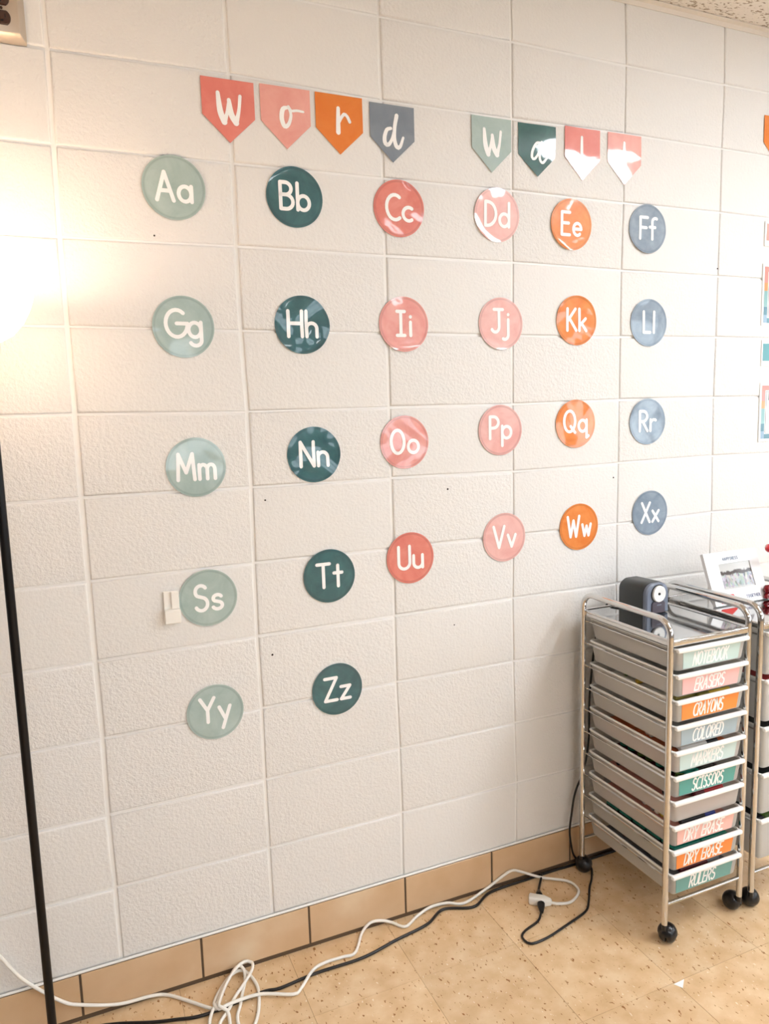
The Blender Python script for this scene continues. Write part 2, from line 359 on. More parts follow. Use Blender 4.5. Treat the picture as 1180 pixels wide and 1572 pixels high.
# ---------------------------------------------------------------- ceiling
bm = bmesh.new(); box(bm, XL - .12, XR + .12, YF - .12, .12, ZC + .02, ZC + .1)
ceil = struct(obj('ceiling', bm, m_wall))
CX = [XL + .6096 * k for k in range(12)] ; OYC = .10; CY = [-.6096 * k for k in range(11)]
TROFF = [(7, 2), (11 - 1, 6), (7, 6), (3, 6)]            # (column, first row) of ceiling lights, each 0.61 x 1.22 m
cov = {(c, r + k) for c, r in TROFF for k in (0, 1)}
rest = bmesh.new()
for c in range(12):
    for r in range(11):
        if (c, r) in cov: continue
        x0 = XL + .6096 * c + .003; x1 = min(x0 + .6036, XR); y1 = min(OYC - .6096 * r - .003, -.001); y0 = max(OYC - .6096 * (r + 1) + .003, YF)
        if x1 - x0 < .05 or y1 - y0 < .02: continue
        if r < 4 and 3 <= c:
            boxo('tile', (x0, x1, y0, y1, ZC, ZC + .015), m_ceil, ceil)
        else: box(rest, x0, x1, y0, y1, ZC, ZC + .015)
o = obj('tile', rest, m_ceil, ceil); o['kind'] = 'stuff'
for c in range(1, 12):
    boxo('tee_bar', (XL + .6096 * c - .012, XL + .6096 * c + .012, YF, -.022, ZC - .003, ZC), m_trimw, ceil)
for r in range(1, 11):
    boxo('tee_bar', (XL, XR, OYC - .6096 * r - .012, OYC - .6096 * r + .012, ZC - .0034, ZC - .0004), m_trimw, ceil)
bm = bmesh.new(); box(bm, XL, XR, -.022, -.001, ZC - .004, ZC - .0015); box(bm, XL, XR, -.0035, -.0005, ZC - .018, ZC + .004)
struct(obj('trim_2', bm, m_trimw))         # wall angle under the ceiling tiles
for k, (c, r) in enumerate(TROFF):
    x0 = XL + .6096 * c; y1 = OYC - .6096 * r
    t = thing('ceiling_light', ['lit recessed ceiling light nearest the lettered wall', 'lit ceiling light nearest the right wall by the windows', 'lit ceiling light midway along the rear of the room', 'lit ceiling light at the rear left of the room'][k], 'ceiling light', (x0 + .3048, y1 - .6096, ZC))
    bm = bmesh.new()
    for d in ((-.305, -.275, -.61, .61), (.275, .305, -.61, .61), (-.275, .275, -.61, -.58), (-.275, .275, .58, .61)): box(bm, *d, -.006, .03)
    obj('frame', bm, m_trimw, t)
    boxo('diffuser', (-.275, .275, -.58, .58, .002, .008), m_diffs[k], t)

# ---------------------------------------------------------------- the other walls, with windows
def wall_with_windows(name, horiz, lo, hi, wins, place):
    bm = bmesh.new(); cur = lo
    for a, b in sorted(wins):
        box(bm, *place(cur, a), 0, ZC + .02); box(bm, *place(a, b), 0, WZ0); box(bm, *place(a, b), WZ1, ZC + .02); cur = b
    box(bm, *place(cur, hi), 0, ZC + .02)
    return struct(obj(name, bm, m_wall2))
wall_with_windows('wall_right', 0, YF, 0, WIN_R, lambda a, b: (XR, XR + .12, a, b))
wall_with_windows('wall_front', 1, XL - .12, XR + .12, WIN_F, lambda a, b: (a, b, YF - .12, YF))
struct(boxo('wall_left', (XL - .12, XL, YF, .0, 0, ZC + .02), m_wall2))
m_wfr = mat('window_frame_grey', (150, 150, 148), .4)
wn = 0
for a, b in WIN_R + WIN_F:
    wn += 1; right = (a, b) in WIN_R
    bm = bmesh.new(); bp_ = bmesh.new()
    for u0, u1, z0, z1 in ((a, a + .05, WZ0, WZ1), (b - .05, b, WZ0, WZ1), (a, b, WZ0, WZ0 + .05), (a, b, WZ1 - .05, WZ1), ((a + b) / 2 - .02, (a + b) / 2 + .02, WZ0, WZ1), (a, b, 1.62, 1.66)):
        if right: box(bm, XR + .03, XR + .08, u0, u1, z0, z1)
        else: box(bm, u0, u1, YF - .08, YF - .03, z0, z1)
    fr = struct(obj('window_%d' % wn, bm, m_wfr))
    if right: boxo('pane', (XR + .052, XR + .056, a + .04, b - .04, WZ0 + .04, WZ1 - .04), m_glass, fr)
    else: boxo('pane', (a + .04, b - .04, YF - .056, YF - .052, WZ0 + .04, WZ1 - .04), m_glass, fr)

# ---------------------------------------------------------------- letter circles
def print_mat(name, rgb, rgb2, ringed=True):
    m = mat(name, rgb, .35, coat=1.0, spec=.35); nt = NT(m)
    nt.b.inputs['Coat Roughness'].default_value = .06
    tc = nt.n('ShaderNodeTexCoord'); oi = nt.n('ShaderNodeObjectInfo')
    ad = nt.n('ShaderNodeVectorMath', operation='ADD'); nt.l(tc.outputs['Object'], ad.inputs[0])
    sc = nt.n('ShaderNodeMath', operation='MULTIPLY'); sc.inputs[1].default_value = 9.; nt.l(oi.outputs['Random'], sc.inputs[0]); nt.l(sc.outputs[0], ad.inputs[1])
    n1 = nt.n('ShaderNodeTexNoise', i_Scale=16., i_Detail=5., i_Roughness=.6, i_Distortion=.8); nt.l(ad.outputs[0], n1.inputs['Vector'])
    c = ramp(nt, n1.outputs[0], [(.32, lin(rgb)), (.72, lin(rgb2))])
    if ringed:
        ln = nt.n('ShaderNodeVectorMath', operation='LENGTH'); mu = nt.n('ShaderNodeVectorMath', operation='MULTIPLY'); mu.inputs[1].default_value = (1, 0, 1)
        nt.l(tc.outputs['Object'], mu.inputs[0]); nt.l(mu.outputs[0], ln.inputs[0])
        rr = ramp(nt, ln.outputs['Value'], [(.0700, grey(0)), (.0706, grey(1)), (.0712, grey(1)), (.0718, grey(0))])
        mx = nt.n('ShaderNodeMix', data_type='RGBA'); mx.inputs[7].default_value = tuple(v * .45 for v in lin(rgb)[:3]) + (1,)
        sf = nt.n('ShaderNodeMath', operation='MULTIPLY'); sf.inputs[1].default_value = .75; nt.l(rr, sf.inputs[0]); nt.l(sf.outputs[0], mx.inputs[0]); nt.l(c, mx.inputs[6]); c = mx.outputs[2]
    nt.l(c, nt.b.inputs['Base Color'])
    n3 = nt.n('ShaderNodeTexNoise', i_Scale=22., i_Detail=1., i_Distortion=.6); nt.l(ad.outputs[0], n3.inputs['Vector'])
    bp = nt.n('ShaderNodeBump', i_Distance=.004, i_Strength=.10); nt.l(n3.outputs[0], bp.inputs['Height']); nt.l(bp.outputs[0], nt.b.inputs['Coat Normal'])
    return m
PM = {'sage': print_mat('print_sage', (156, 179, 175), (180, 199, 195)),
      'teal': print_mat('print_teal', (30, 84, 92), (56, 110, 116)),
      'coral': print_mat('print_coral', (218, 116, 104), (232, 146, 132)),
      'rose': print_mat('print_rose', (228, 148, 140), (240, 178, 170)),
      'pink': print_mat('print_pink', (232, 172, 166), (243, 200, 194)),
      'orange': print_mat('print_orange', (228, 124, 46), (240, 152, 78)),
      'slate': print_mat('print_slate', (122, 140, 158), (154, 170, 186))}
PF = {k: print_mat('flag_' + k, a, b, False) for k, a, b in (('sage', (158, 181, 177), (178, 197, 193)), ('teal', (30, 84, 84), (48, 104, 102)), ('coral', (222, 120, 110), (230, 138, 126)),
      ('pink', (232, 160, 150), (240, 178, 168)), ('orange', (228, 120, 34), (234, 134, 50)), ('slate', (118, 130, 144), (132, 144, 157)))}
m_letter = mat('white_print', (254, 255, 255), .35, coat=.6, spec=.35)
RD = .075
CIRC = [('Aa',.260,2.089,'sage'),('Bb',.562,2.092,'teal'),('Cc',.856,2.087,'coral'),('Dd',1.167,2.093,'pink'),('Ee',1.429,2.085,'orange'),('Ff',1.725,2.092,'slate'),
('Gg',.262,1.761,'sage'),('Hh',.568,1.772,'teal'),('Ii',.862,1.779,'rose'),('Jj',1.177,1.787,'pink'),('Kk',1.450,1.802,'orange'),('Ll',1.736,1.801,'slate'),
('Mm',.271,1.413,'sage'),('Nn',.585,1.430,'teal'),('Oo',.855,1.452,'rose'),('Pp',1.172,1.475,'pink'),('Qq',1.448,1.485,'orange'),('Rr',1.738,1.483,'slate'),
('Ss',.281,1.072,'sage'),('Tt',.615,1.092,'teal'),('Uu',.864,1.117,'coral'),('Vv',1.183,1.148,'pink'),('Ww',1.463,1.156,'orange'),('Xx',1.755,1.178,'slate'),
('Yy',.281,.761,'sage'),('Zz',.625,.763,'teal')]
CURL = {'Cc': (40, .0045), 'Dd': (-130, .0050), 'Ee': (-125, .0060), 'Ff': (-110, .0055), 'Ii': (-95, .0050), 'Jj': (-90, .004), 'Bb': (120, .004), 'Kk': (60, .003), 'Hh': (-60, .003)}
TILT = {'Dd': .035, 'Ee': .015}
WAVY = {'Hh': 1.0, 'Nn': .8, 'Oo': .4, 'Cc': .45, 'Kk': .45, 'Qq': .35, 'Dd': .20, 'Ff': .30, 'Ee': .20, 'Ii': .35}
CN = {'sage': 'pale sage green', 'teal': 'dark teal', 'coral': 'coral red', 'rose': 'rose pink', 'pink': 'light pink', 'orange': 'orange', 'slate': 'blue grey'}
def height(txt):
    rnd = random.Random(txt); p = [rnd.uniform(0, 6.28) for _ in range(4)]; am = WAVY.get(txt, .12) * .0009
    ang, cu = CURL.get(txt, (rnd.uniform(0, 360), .0008)); ang = math.radians(ang); tl = TILT.get(txt, 0)
    def h(x, z):
        r = math.hypot(x, z) / RD; t = math.atan2(z, x)
        return .0030 + am * (sin(62 * x + p[0] + 2 * sin(40 * z + p[1])) + sin(75 * z + p[2] + 2 * sin(34 * x + p[3]))) + cu * max(0, cos(t - ang)) ** 3 * max(0, r - .72) ** 2 / .078 * .55 + tl * z
    return h
for txt, cx, cz, colr in CIRC:
    h = height(txt); bm = bmesh.new(); NR, NA = 18, 64
    def sheet(off):                                     # front and back follow the same waves
        c0 = bm.verts.new((0, -h(0, 0) + off, 0)); prev = None
        for a in range(1, NR + 1):
            r = RD * a / NR
            ring = [bm.verts.new((r * cos(2 * pi * k / NA), -h(r * cos(2 * pi * k / NA), r * sin(2 * pi * k / NA)) + off, r * sin(2 * pi * k / NA))) for k in range(NA)]
            for k in range(NA):
                if prev: bm.faces.new((prev[k], prev[(k + 1) % NA], ring[(k + 1) % NA], ring[k]))
                else: bm.faces.new((c0, ring[(k + 1) % NA], ring[k]))
            prev = ring
        return prev
    fr_, bk_ = sheet(0), sheet(.0006)
    for k in range(NA): bm.faces.new((fr_[k], fr_[(k + 1) % NA], bk_[(k + 1) % NA], bk_[k]))
    o = obj('letter_circle', bm, PM[colr], None, (cx, 0, cz)); autosmooth(o, 60)
    tag(o, 'glossy %s paper circle on the wall printed with white letters %s' % (CN[colr], txt), 'wall letter', 'laminated alphabet circles on the wall')
    bm = bmesh.new(); sx = {'Ww': .82, 'Mm': .86}.get(txt, 1.0); desc = .006 if txt[1] in 'gjpqy' else 0
    write(bm, txt, .065, sx, .0095, {'Ff': .010, 'Ii': .016, 'Ll': .013, 'Jj': .008}.get(txt, .0125), .0, .002 + desc, lambda x, z: (x, -h(x, z) - .0009, z), slant=.0)
    L = obj('lettering', bm, m_letter, o, recalc=False)

# ---------------------------------------------------------------- pennants spelling the words
def pennant(cx, ztop, w_, tip, colr, label, strokes, seed, wav):
    rnd = random.Random(seed); p = [rnd.uniform(0, 6.28) for _ in range(3)]
    h = lambda x, z: .0030 + wav * .001 * (sin(38 * x + p[0]) + sin(52 * z + p[1]) + sin(30 * (x + z) + p[2]))
    sh = .086; bm = bmesh.new(); rows = []
    zs = [sh * k / 8 for k in range(9)] + [sh + (tip - sh) * k / 6 for k in range(1, 7)]
    for z in zs:
        hw = w_ / 2 if z <= sh else w_ / 2 * (1 - (z - sh) / (tip - sh)); hw = max(hw, .0004)
        rows.append([bm.verts.new((hw * (2 * k / 10 - 1), -h(hw * (2 * k / 10 - 1), -z), -z)) for k in range(11)])
    fs = [bm.faces.new((a[k], b[k], b[k + 1], a[k + 1])) for a, b in zip(rows, rows[1:]) for k in range(10)]
    r = bmesh.ops.extrude_face_region(bm, geom=fs)
    for v in r['geom']:
        if isinstance(v, bmesh.types.BMVert): v.co.y += .0007
    o = obj('pennant', bm, PF[colr], None, (cx, 0, ztop)); autosmooth(o, 60)
    tag(o, label, 'pennant', 'pennants along the top of the wall')
    if strokes:
        bm = bmesh.new()
        for st in strokes:
            P = [(-w_ / 2 + s[0], -s[1]) for s in st]; W = [s[2] * 1.4 for s in st]
            C = crom([(a[0], a[1], w2) for a, w2 in zip(P, W)], .004)
            ribbon(bm, [(c.x, c.y) for c in C], [c.z for c in C], lambda x, z: (x, -h(x, z) - .0008, z))
        obj('lettering', bm, m_letter, o, recalc=False)
    return o
w_w = [[(.0400, .034, .007), (.044, .075, .0105), (.053, .100, .0105)], [(.053, .100, .009), (.060, .080, .006), (.0665, .048, .005)], [(.0665, .048, .007), (.071, .080, .0105), (.082, .099, .0105)], [(.082, .099, .009), (.090, .070, .006), (.0945, .036, .006)]]
w_o = [[(.072, .048, .005), (.058, .053, .008), (.0535, .075, .0085), (.060, .094, .008), (.071, .088, .0065), (.078, .065, .0055), (.072, .046, .005)], [(.072, .046, .005), (.080, .055, .0045), (.094, .053, .0045), (.111, .054, .004)]]
w_r = [[(.062, .033, .007), (.061, .062, .008), (.0605, .092, .009)], [(.062, .070, .005), (.070, .055, .0055), (.078, .046, .006), (.086, .050, .006), (.093, .063, .006)]]
w_d = [[(.060, .060, .006), (.048, .065, .007), (.041, .085, .008), (.043, .100, .0085), (.052, .102, .0075), (.062, .088, .006), (.069, .066, .005)], [(.078, .026, .008), (.0715, .055, .0075), (.070, .085, .0075), (.076, .105, .0085), (.086, .104, .0065), (.096, .080, .005)]]
w_a = [[(.078, .050, .005), (.062, .052, .0055), (.049, .072, .006), (.046, .092, .006), (.055, .096, .0055), (.068, .080, .005), (.079, .052, .005)], [(.080, .048, .006), (.074, .072, .006), (.074, .096, .006), (.084, .104, .006), (.100, .088, .0045), (.117, .070, .0035)]]
w_l = [[(.062, .026, .006), (.061, .060, .0075), (.0605, .096, .0075)]]
for cx, zt, tip, colr, lab, st, wav in [(.403, 2.354, .147, 'coral', 'coral pennant with script W, leftmost on the wall', w_w, .15),
    (.548, 2.356, .148, 'pink', 'light pink pennant with white script letter o', w_o, .15), (.692, 2.356, .146, 'orange', 'orange pennant with white script letter r', w_r, .15),
    (.8425, 2.351, .146, 'slate', 'blue grey pennant with white script letter d', w_d, .15), (1.1515, 2.357, .148, 'sage', 'pale sage green pennant with white script W', w_w, .15),
    (1.306, 2.356, .145, 'teal', 'dark teal pennant with white script letter a', w_a, 1.0), (1.469, 2.365, .149, 'coral', 'shiny coral pennant with letter l beside the teal one', w_l, .35),
    (1.6285, 2.366, .149, 'pink', 'shiny pink pennant with letter l above circle Ff', w_l, .35), (2.287, 2.495, .148, 'orange', 'orange pennant cut off by the right edge of the view', None, .3)]:
    pennant(cx, zt, .130, tip, colr, lab, st, lab, wav)

# ---------------------------------------------------------------- cards at the right
m_card = mat('white_card', (250, 249, 246), .3, coat=.4)
m_inkline = mat('thin_dark_line', (40, 42, 50), .5)
def card(z0, z1, x0, label, border, wd=.30):
    o = boxo('wall_card', (0, wd, -.0035, -.0012, 0, z1 - z0), m_card, None, loc=(x0, 0, z0))
    tag(o, label, 'wall card', 'cards on the wall at right'); h = z1 - z0
    if border:
        cols = [(222, 146, 136), (228, 156, 100), (136, 178, 178), (88, 134, 148), (138, 166, 188)]
        n = 7; e = .009; bw = .017
        k = 0
        for s in range(n):
            z_a, z_b = e + (h - 2 * e) * s / n, e + (h - 2 * e) * (s + 1) / n; c = cols[(n - 1 - s) * 5 // n]
            for xa in (e, wd - e - bw): boxo('border_patch', (xa, xa + bw, -.0041, -.0034, z_a, z_b), mat('patch_%d_%d_%d' % c, c, .35, coat=.4), o)
        for s in range(9):
            xa, xb = e + bw + (wd - 2 * e - 2 * bw) * s / 9, e + bw + (wd - 2 * e - 2 * bw) * (s + 1) / 9
            c = cols[3 + s % 2]; boxo('border_patch', (xa, xb, -.0041, -.0034, e, e + bw), mat('patch_%d_%d_%d' % c, c, .35, coat=.4), o)
            c = cols[s % 2]; boxo('border_patch', (xa, xb, -.0041, -.0034, h - e - bw, h - e), mat('patch_%d_%d_%d' % c, c, .35, coat=.4), o)
        bm = bmesh.new(); i = e + bw + .004
        for d in ((i, i + .0015, i, h - i), (wd - i - .0015, wd - i, i, h - i), (i, wd - i, i, i + .0015), (i, wd - i, h - i - .0015, h - i)): box(bm, d[0], d[1], -.0041, -.0034, d[2], d[3])
        obj('inner_line', bm, m_inkline, o)
    return o
card(1.802, 2.011, 2.240, 'white card with patchwork border, upper of two at right edge', True)
c2 = card(1.396, 1.603, 2.247, 'white card with patchwork border, lower of two at right edge', True)
boxo('lettering', (.043, .0455, -.0041, -.0034, .145, .175), m_inkline, c2)
c3 = card(2.071, 2.153, 2.243, 'white card with pink panel, topmost card at right edge', False)
boxo('panel', (.008, .292, -.0041, -.0034, .018, .074), mat('pink_panel', (240, 170, 160), .35, coat=.4), c3)
c4 = card(1.662, 1.752, 2.247, 'white card with teal panel between two bordered cards', False)
boxo('panel', (.006, .294, -.0041, -.0034, .018, .078), mat('teal_panel', (70, 146, 150), .35, coat=.4), c4)

# ---------------------------------------------------------------- outlet box, top left
m_plate = mat('brushed_steel_plate', (196, 184, 168), .42, metal=.55)
m_brown = mat('brown_receptacle', (58, 30, 22), .18, coat=.5)
t = thing('wall_outlet', 'steel wall outlet with two brown sockets, top left corner', 'outlet', (-.0815, 0, 2.4185))
bm = bmesh.new()
def rr_y(w_, h_, r, y): return [(p[0], y, p[1]) for p in rrect(-w_, w_, -h_, h_, r, 0, 3)]
loft(bm, [rr_y(.0445, .0575, .002, 0), rr_y(.0445, .0575, .002, -.012), rr_y(.0335, .0475, .002, -.030), rr_y(.032, .046, .002, -.031)])
autosmooth(obj('cover_plate', bm, m_plate, t), 30)
for zc in (.0195, -.0195):
    bm = bmesh.new(); out = []
    for y, s in ((-.030, 1), (-.034, 1), (-.0355, .93)):
        ring = []
        for k in range(32):
            a = 2 * pi * k / 32; ring.append((.0172 * cos(a) * s, y, zc + max(-.0142, min(.0142, .0172 * sin(a))) * s))
        out.append(ring)
    loft(bm, out); rc = autosmooth(obj('receptacle', bm, m_brown, t), 35)
    bm = bmesh.new(); box(bm, -.0075, -.0055, -.0360, -.0352, zc - .001, zc + .008); box(bm, .0055, .0075, -.0360, -.0352, zc - .001, zc + .007); disc_y(bm, 0, -.0360, -.0352, zc - .007, .0024, 10)
    obj('slots', bm, mat('slot_black', (10, 8, 8), .6), rc)
bm = bmesh.new(); disc_y(bm, 0, -.0325, -.030, 0, .003, 12); obj('screw', bm, mat('screw_dark', (70, 52, 44), .3, metal=.8), t)

# ---------------------------------------------------------------- adhesive clip beside Ss
m_clip = mat('white_plastic', (246, 243, 236), .35)
t = thing('adhesive_clip', 'small white adhesive clip on the wall left of circle Ss', 'clip', (.1875, 0, 1.060))
boxo('mount', (-.0195, .0195, -.006, 0, -.040, .042), m_clip, t, bev=.002, seg=2)
boxo('strip', (-.001, .019, -.011, -.0055, -.004, .041), m_clip, t, bev=.002, seg=2)
boxo('hook', (-.0200, .0200, -.019, -.0055, -.041, -.004), m_clip, t, bev=.003, seg=3)

# ---------------------------------------------------------------- floor lamp
m_black = mat('black_lamp_metal', (9, 7, 9), .3, spec=.3)
t = thing('floor_lamp', 'tall black pole lamp with lit white bowl shade at left edge', 'lamp', (-.157, -.25, 0))
bm = bmesh.new(); lathe(bm, [(.125, 0), (.125, .012), (.118, .018), (.03, .026), (.014, .04)], 40); autosmooth(obj('base', bm, m_black, t), 30)
bm = bmesh.new(); tube(bm, [(0, 0, .035), (0, 0, 1.69)], .0092, 20); autosmooth(obj('pole', bm, m_black, t), 30)
bm = bmesh.new(); lathe(bm, [(.012, 1.655), (.024, 1.672), (.027, 1.700), (.020, 1.704)], 28); autosmooth(obj('shade_holder', bm, m_black, t), 30)
m_bowl = bpy.data.materials.new('frosted_bowl'); m_bowl.use_nodes = True; nt = NT(m_bowl); nt.t.nodes.remove(nt.b)
di = nt.n('ShaderNodeBsdfDiffuse'); di.inputs[0].default_value = (.9, .88, .84, 1); tl = nt.n('ShaderNodeBsdfTranslucent'); tl.inputs[0].default_value = (.92, .85, .74, 1)
mx = nt.n('ShaderNodeMixShader'); mx.inputs[0].default_value = .5; em = nt.n('ShaderNodeEmission'); em.inputs[0].default_value = (1, .80, .66, 1); em.inputs[1].default_value = BOWL
ad = nt.n('ShaderNodeAddShader'); nt.l(di.outputs[0], mx.inputs[1]); nt.l(tl.outputs[0], mx.inputs[2]); nt.l(mx.outputs[0], ad.inputs[0]); nt.l(em.outputs[0], ad.inputs[1]); nt.l(ad.outputs[0], nt.t.nodes['Material Output'].inputs[0])
prof = [(.026, 1.694), (.051, 1.709), (.072, 1.733), (.086, 1.760), (.094, 1.785), (.0985, 1.806)]
bm = bmesh.new(); n = 48
rings = [[(r * cos(2 * pi * k / n), r * sin(2 * pi * k / n), z) for k in range(n)] for r, z in prof + [(prof[-1][0] - .003, 1.806)] + [(r - .0035, z + .002) for r, z in prof[-2::-1]]]
loft(bm, rings); autosmooth(obj('lamp_shade', bm, m_bowl, t), 50)
bm = bmesh.new(); lathe(bm, [(.010, 1.700), (.013, 1.715), (.024, 1.742), (.026, 1.757), (.018, 1.775), (.004, 1.782)], 24)
autosmooth(obj('bulb', bm, mat('lit_bulb', (255, 240, 214), .4, emit=(255, 214, 160), estr=30.), t), 60)
pl = bpy.data.lights.new('bulb_glow', 'POINT'); pl.energy = BULB; pl.color = (1, .74, .58); pl.shadow_soft_size = .028
po = bpy.data.objects.new('bulb_glow', pl); COL.objects.link(po); po.parent = t; po.location = (0, 0, 1.79)

# ---------------------------------------------------------------- cords on the floor
m_wc = mat('white_cord', (246, 242, 234), .35); m_bc = mat('black_cord', (16, 14, 15), .35)
t = thing('extension_cord', 'long white extension cord looped on the floor along the wall', 'cord', (1.22, -.135, 0))
off = Vector((1.22, -.135, 0))
W1 = [(-.42, -.012, .50), (-.34, -.012, .35), (-.275, -.012, .244), (-.259, -.012, .214), (-.231, -.012, .167), (-.184, -.012, .112), (-.146, -.012, .074), (-.112, -.012, .053), (-.02, -.012, .02), (.062, -.012, .013), (.103, -.017, .006), (.148, -.058, .006), (.198, -.115, .010), (.216, -.130, .012),
      (.213, -.111, .013), (.234, -.069, .008), (.265, -.030, .006), (.289, -.020, .010), (.309, -.026, .012), (.325, -.049, .006), (.333, -.088, .005), (.329, -.125, .005), (.316, -.174, .005), (.298, -.212, .005), (.278, -.232, .005), (.262, -.215, .005),
      (.259, -.193, .005), (.263, -.166, .005), (.275, -.140, .005), (.290, -.099, .005), (.307, -.057, .006), (.310, -.030, .018), (.300, -.016, .022), (.285, -.022, .020), (.267, -.042, .015), (.241, -.076, .014), (.223, -.115, .018)]
W2 = [(.223, -.115, .018), (.205, -.134, .014), (.192, -.162, .006), (.192, -.200, .005), (.205, -.210, .005), (.217, -.174, .008), (.247, -.141, .010), (.268, -.111, .012), (.299, -.080, .016), (.329, -.047, .022), (.336, -.022, .024), (.325, -.013, .026), (.303, -.018, .028),
      (.270, -.046, .024), (.246, -.080, .021), (.228, -.118, .024), (.222, -.140, .026), (.240, -.152, .016), (.241, -.173, .006), (.238, -.195, .005)]
W3 = [(.212, -.124, .020), (.222, -.140, .018), (.254, -.134, .018), (.332, -.130, .012), (.413, -.161, .006), (.438, -.150, .006), (.485, -.108, .012), (.529, -.088, .006), (.578, -.089, .006), (.618, -.088, .006), (.665, -.021, .006), (.697, -.012, .023), (.733, -.012, .018), (.763, -.017, .006), (.793, -.052, .006), (.845, -.025, .006), (.897, -.012, .011), (.953, -.015, .010), (1.004, -.034, .006), (1.096, -.012, .012), (1.158, -.012, .038), (1.195, -.012, .048), (1.232, -.013, .033), (1.29, -.038, .012), (1.36, -.083, .006), (1.369, -.121, .005), (1.353, -.149, .005), (1.305, -.172, .005), (1.258, -.165, .010), (1.243, -.152, .012)]
bm = bmesh.new()
for P in (W1, W2, W3): tube(bm, [p - off for p in crom(P)], .0044, 8)
autosmooth(obj('cord', bm, m_wc, t), 60)
bm = bmesh.new()                                       # three-way socket block, long axis along the cord
ax = Vector((.046, -.039, 0)).normalized(); nx = Vector((-ax.y, ax.x, 0))
rs = []
for s, wd, hh in ((-.036, .010, .020), (-.033, .0145, .026), (.010, .0145, .026), (.030, .009, .018), (.034, .0055, .012)):
    zc = .0135
    rs.append([tuple(ax * s + nx * p[0] + Vector((0, 0, zc + p[1]))) for p in rrect(-wd, wd, -hh / 2, hh / 2, min(wd, hh / 2) * .45, 0, 3)])
loft(bm, rs); autosmooth(obj('socket_block', bm, m_wc, t), 50)
def cord(name, P, r, label, m=m_bc, off=(0, 0, 0)):
    off = Vector(P[0]) - Vector((0, 0, P[0][2])); bm = bmesh.new(); tube(bm, [p - off for p in crom(P)], r, 8)
    o = obj(name, bm, m, None, tuple(off)); autosmooth(o, 60); return tag(o, label, 'cord')
bk = [(-.45, -.10, .0045), (-.25, -.05, .0045), (-.10, -.045, .0045), (-.026, -.060, .0045), (.053, -.092, .0045), (.111, -.110, .0045), (.189, -.127, .0042), (.336, -.116, .0042), (.388, -.123, .0042), (.492, -.113, .0042), (.632, -.114, .0042), (.746, -.090, .0042), (.857, -.069, .0042), (.933, -.030, .0042), (1.024, -.060, .0042), (1.108, -.022, .0042), (1.258, -.017, .0042), (1.36, -.016, .0042), (1.421, -.018, .0042), (1.60, -.016, .0042), (2.0, -.016, .0042)]
mc = cord('power_cord', bk, .0042, 'long black cord lying on the floor against the tiled base')
# sharpener's cord: behind the tray, down the rear leg, round to the white block
b2 = [(1.575, -.086, .906), (1.570, -.060, .908), (1.560, -.036, .905), (1.545, -.030, .875), (1.515, -.028, .80), (1.490, -.028, .60), (1.485, -.030, .44), (1.462, -.034, .345), (1.428, -.034, .27), (1.416, -.032, .20), (1.410, -.030, .14), (1.416, -.030, .09), (1.430, -.026, .045), (1.455, -.035, .012), (1.478, -.055, .005), (1.446, -.100, .0042), (1.405, -.140, .0042), (1.357, -.195, .0042), (1.319, -.227, .0042), (1.233, -.251, .0042), (1.148, -.271, .0042), (1.092, -.271, .0042), (1.083, -.241, .0042), (1.104, -.220, .0042), (1.163, -.201, .0042), (1.190, -.180, .008), (1.198, -.172, .012)]
sc_ = cord('sharpener_cord', b2, .0035, 'thin black cord running down the cart leg to the white block')
def plug(parent, a, b):
    a, b = Vector(a) - parent.location, Vector(b) - parent.location; bm = bmesh.new()
    tube(bm, [a, a.lerp(b, .3), a.lerp(b, .7), b], [.0045, .0075, .0110, .0120], 10); autosmooth(obj('plug', bm, m_bc, parent), 50)
plug(sc_, (1.193, -.180, .010), (1.2115, -.150, .014))
b3 = [(1.235, -.100, .012), (1.267, -.063, .008), (1.293, -.036, .012), (1.304, -.019, .011)]
s3 = cord('plug_lead', b3, .0036, 'short black plug lead from the white block to the wall cord'); plug(s3, (1.245, -.090, .011), (1.2285, -.116, .014))

# ---------------------------------------------------------------- rolling drawer carts
m_chrome = mat('chrome', (212, 211, 210), .08, metal=1.)
m_tray = mat('mirror_tray', (200, 200, 200), .07, metal=1.)
m_rim = mat('white_drawer_rim', (247, 246, 243), .3, coat=.3)
m_caster = mat('black_caster', (9, 8, 12), .28, coat=.15)
def frosted(name, rgb, tr):
    m = bpy.data.materials.new(name); m.use_nodes = True; nt = NT(m); nt.t.nodes.remove(nt.b)
    c = lin(rgb); di = nt.n('ShaderNodeBsdfDiffuse'); di.inputs[0].default_value = c; tl = nt.n('ShaderNodeBsdfTranslucent'); tl.inputs[0].default_value = c
    tp = nt.n('ShaderNodeBsdfTransparent'); tp.inputs[0].default_value = (.95, .95, .95, 1); gl = nt.n('ShaderNodeBsdfGlossy', i_Roughness=.25)
    a = nt.n('ShaderNodeMixShader'); a.inputs[0].default_value = .45; b = nt.n('ShaderNodeMixShader'); b.inputs[0].default_value = tr; d = nt.n('ShaderNodeMixShader'); d.inputs[0].default_value = .06
    nt.l(di.outputs[0], a.inputs[1]); nt.l(tl.outputs[0], a.inputs[2]); nt.l(a.outputs[0], b.inputs[1]); nt.l(tp.outputs[0], b.inputs[2]); nt.l(b.outputs[0], d.inputs[1]); nt.l(gl.outputs[0], d.inputs[2])
    nt.l(d.outputs[0], nt.t.nodes['Material Output'].inputs[0]); return m
m_frost = frosted('frosted_plastic', (236, 233, 228), .32)
m_milk = frosted('milky_plastic', (242, 242, 240), .08)
LR = .0088
def caster_bm():
    bm = bmesh.new(); return bm
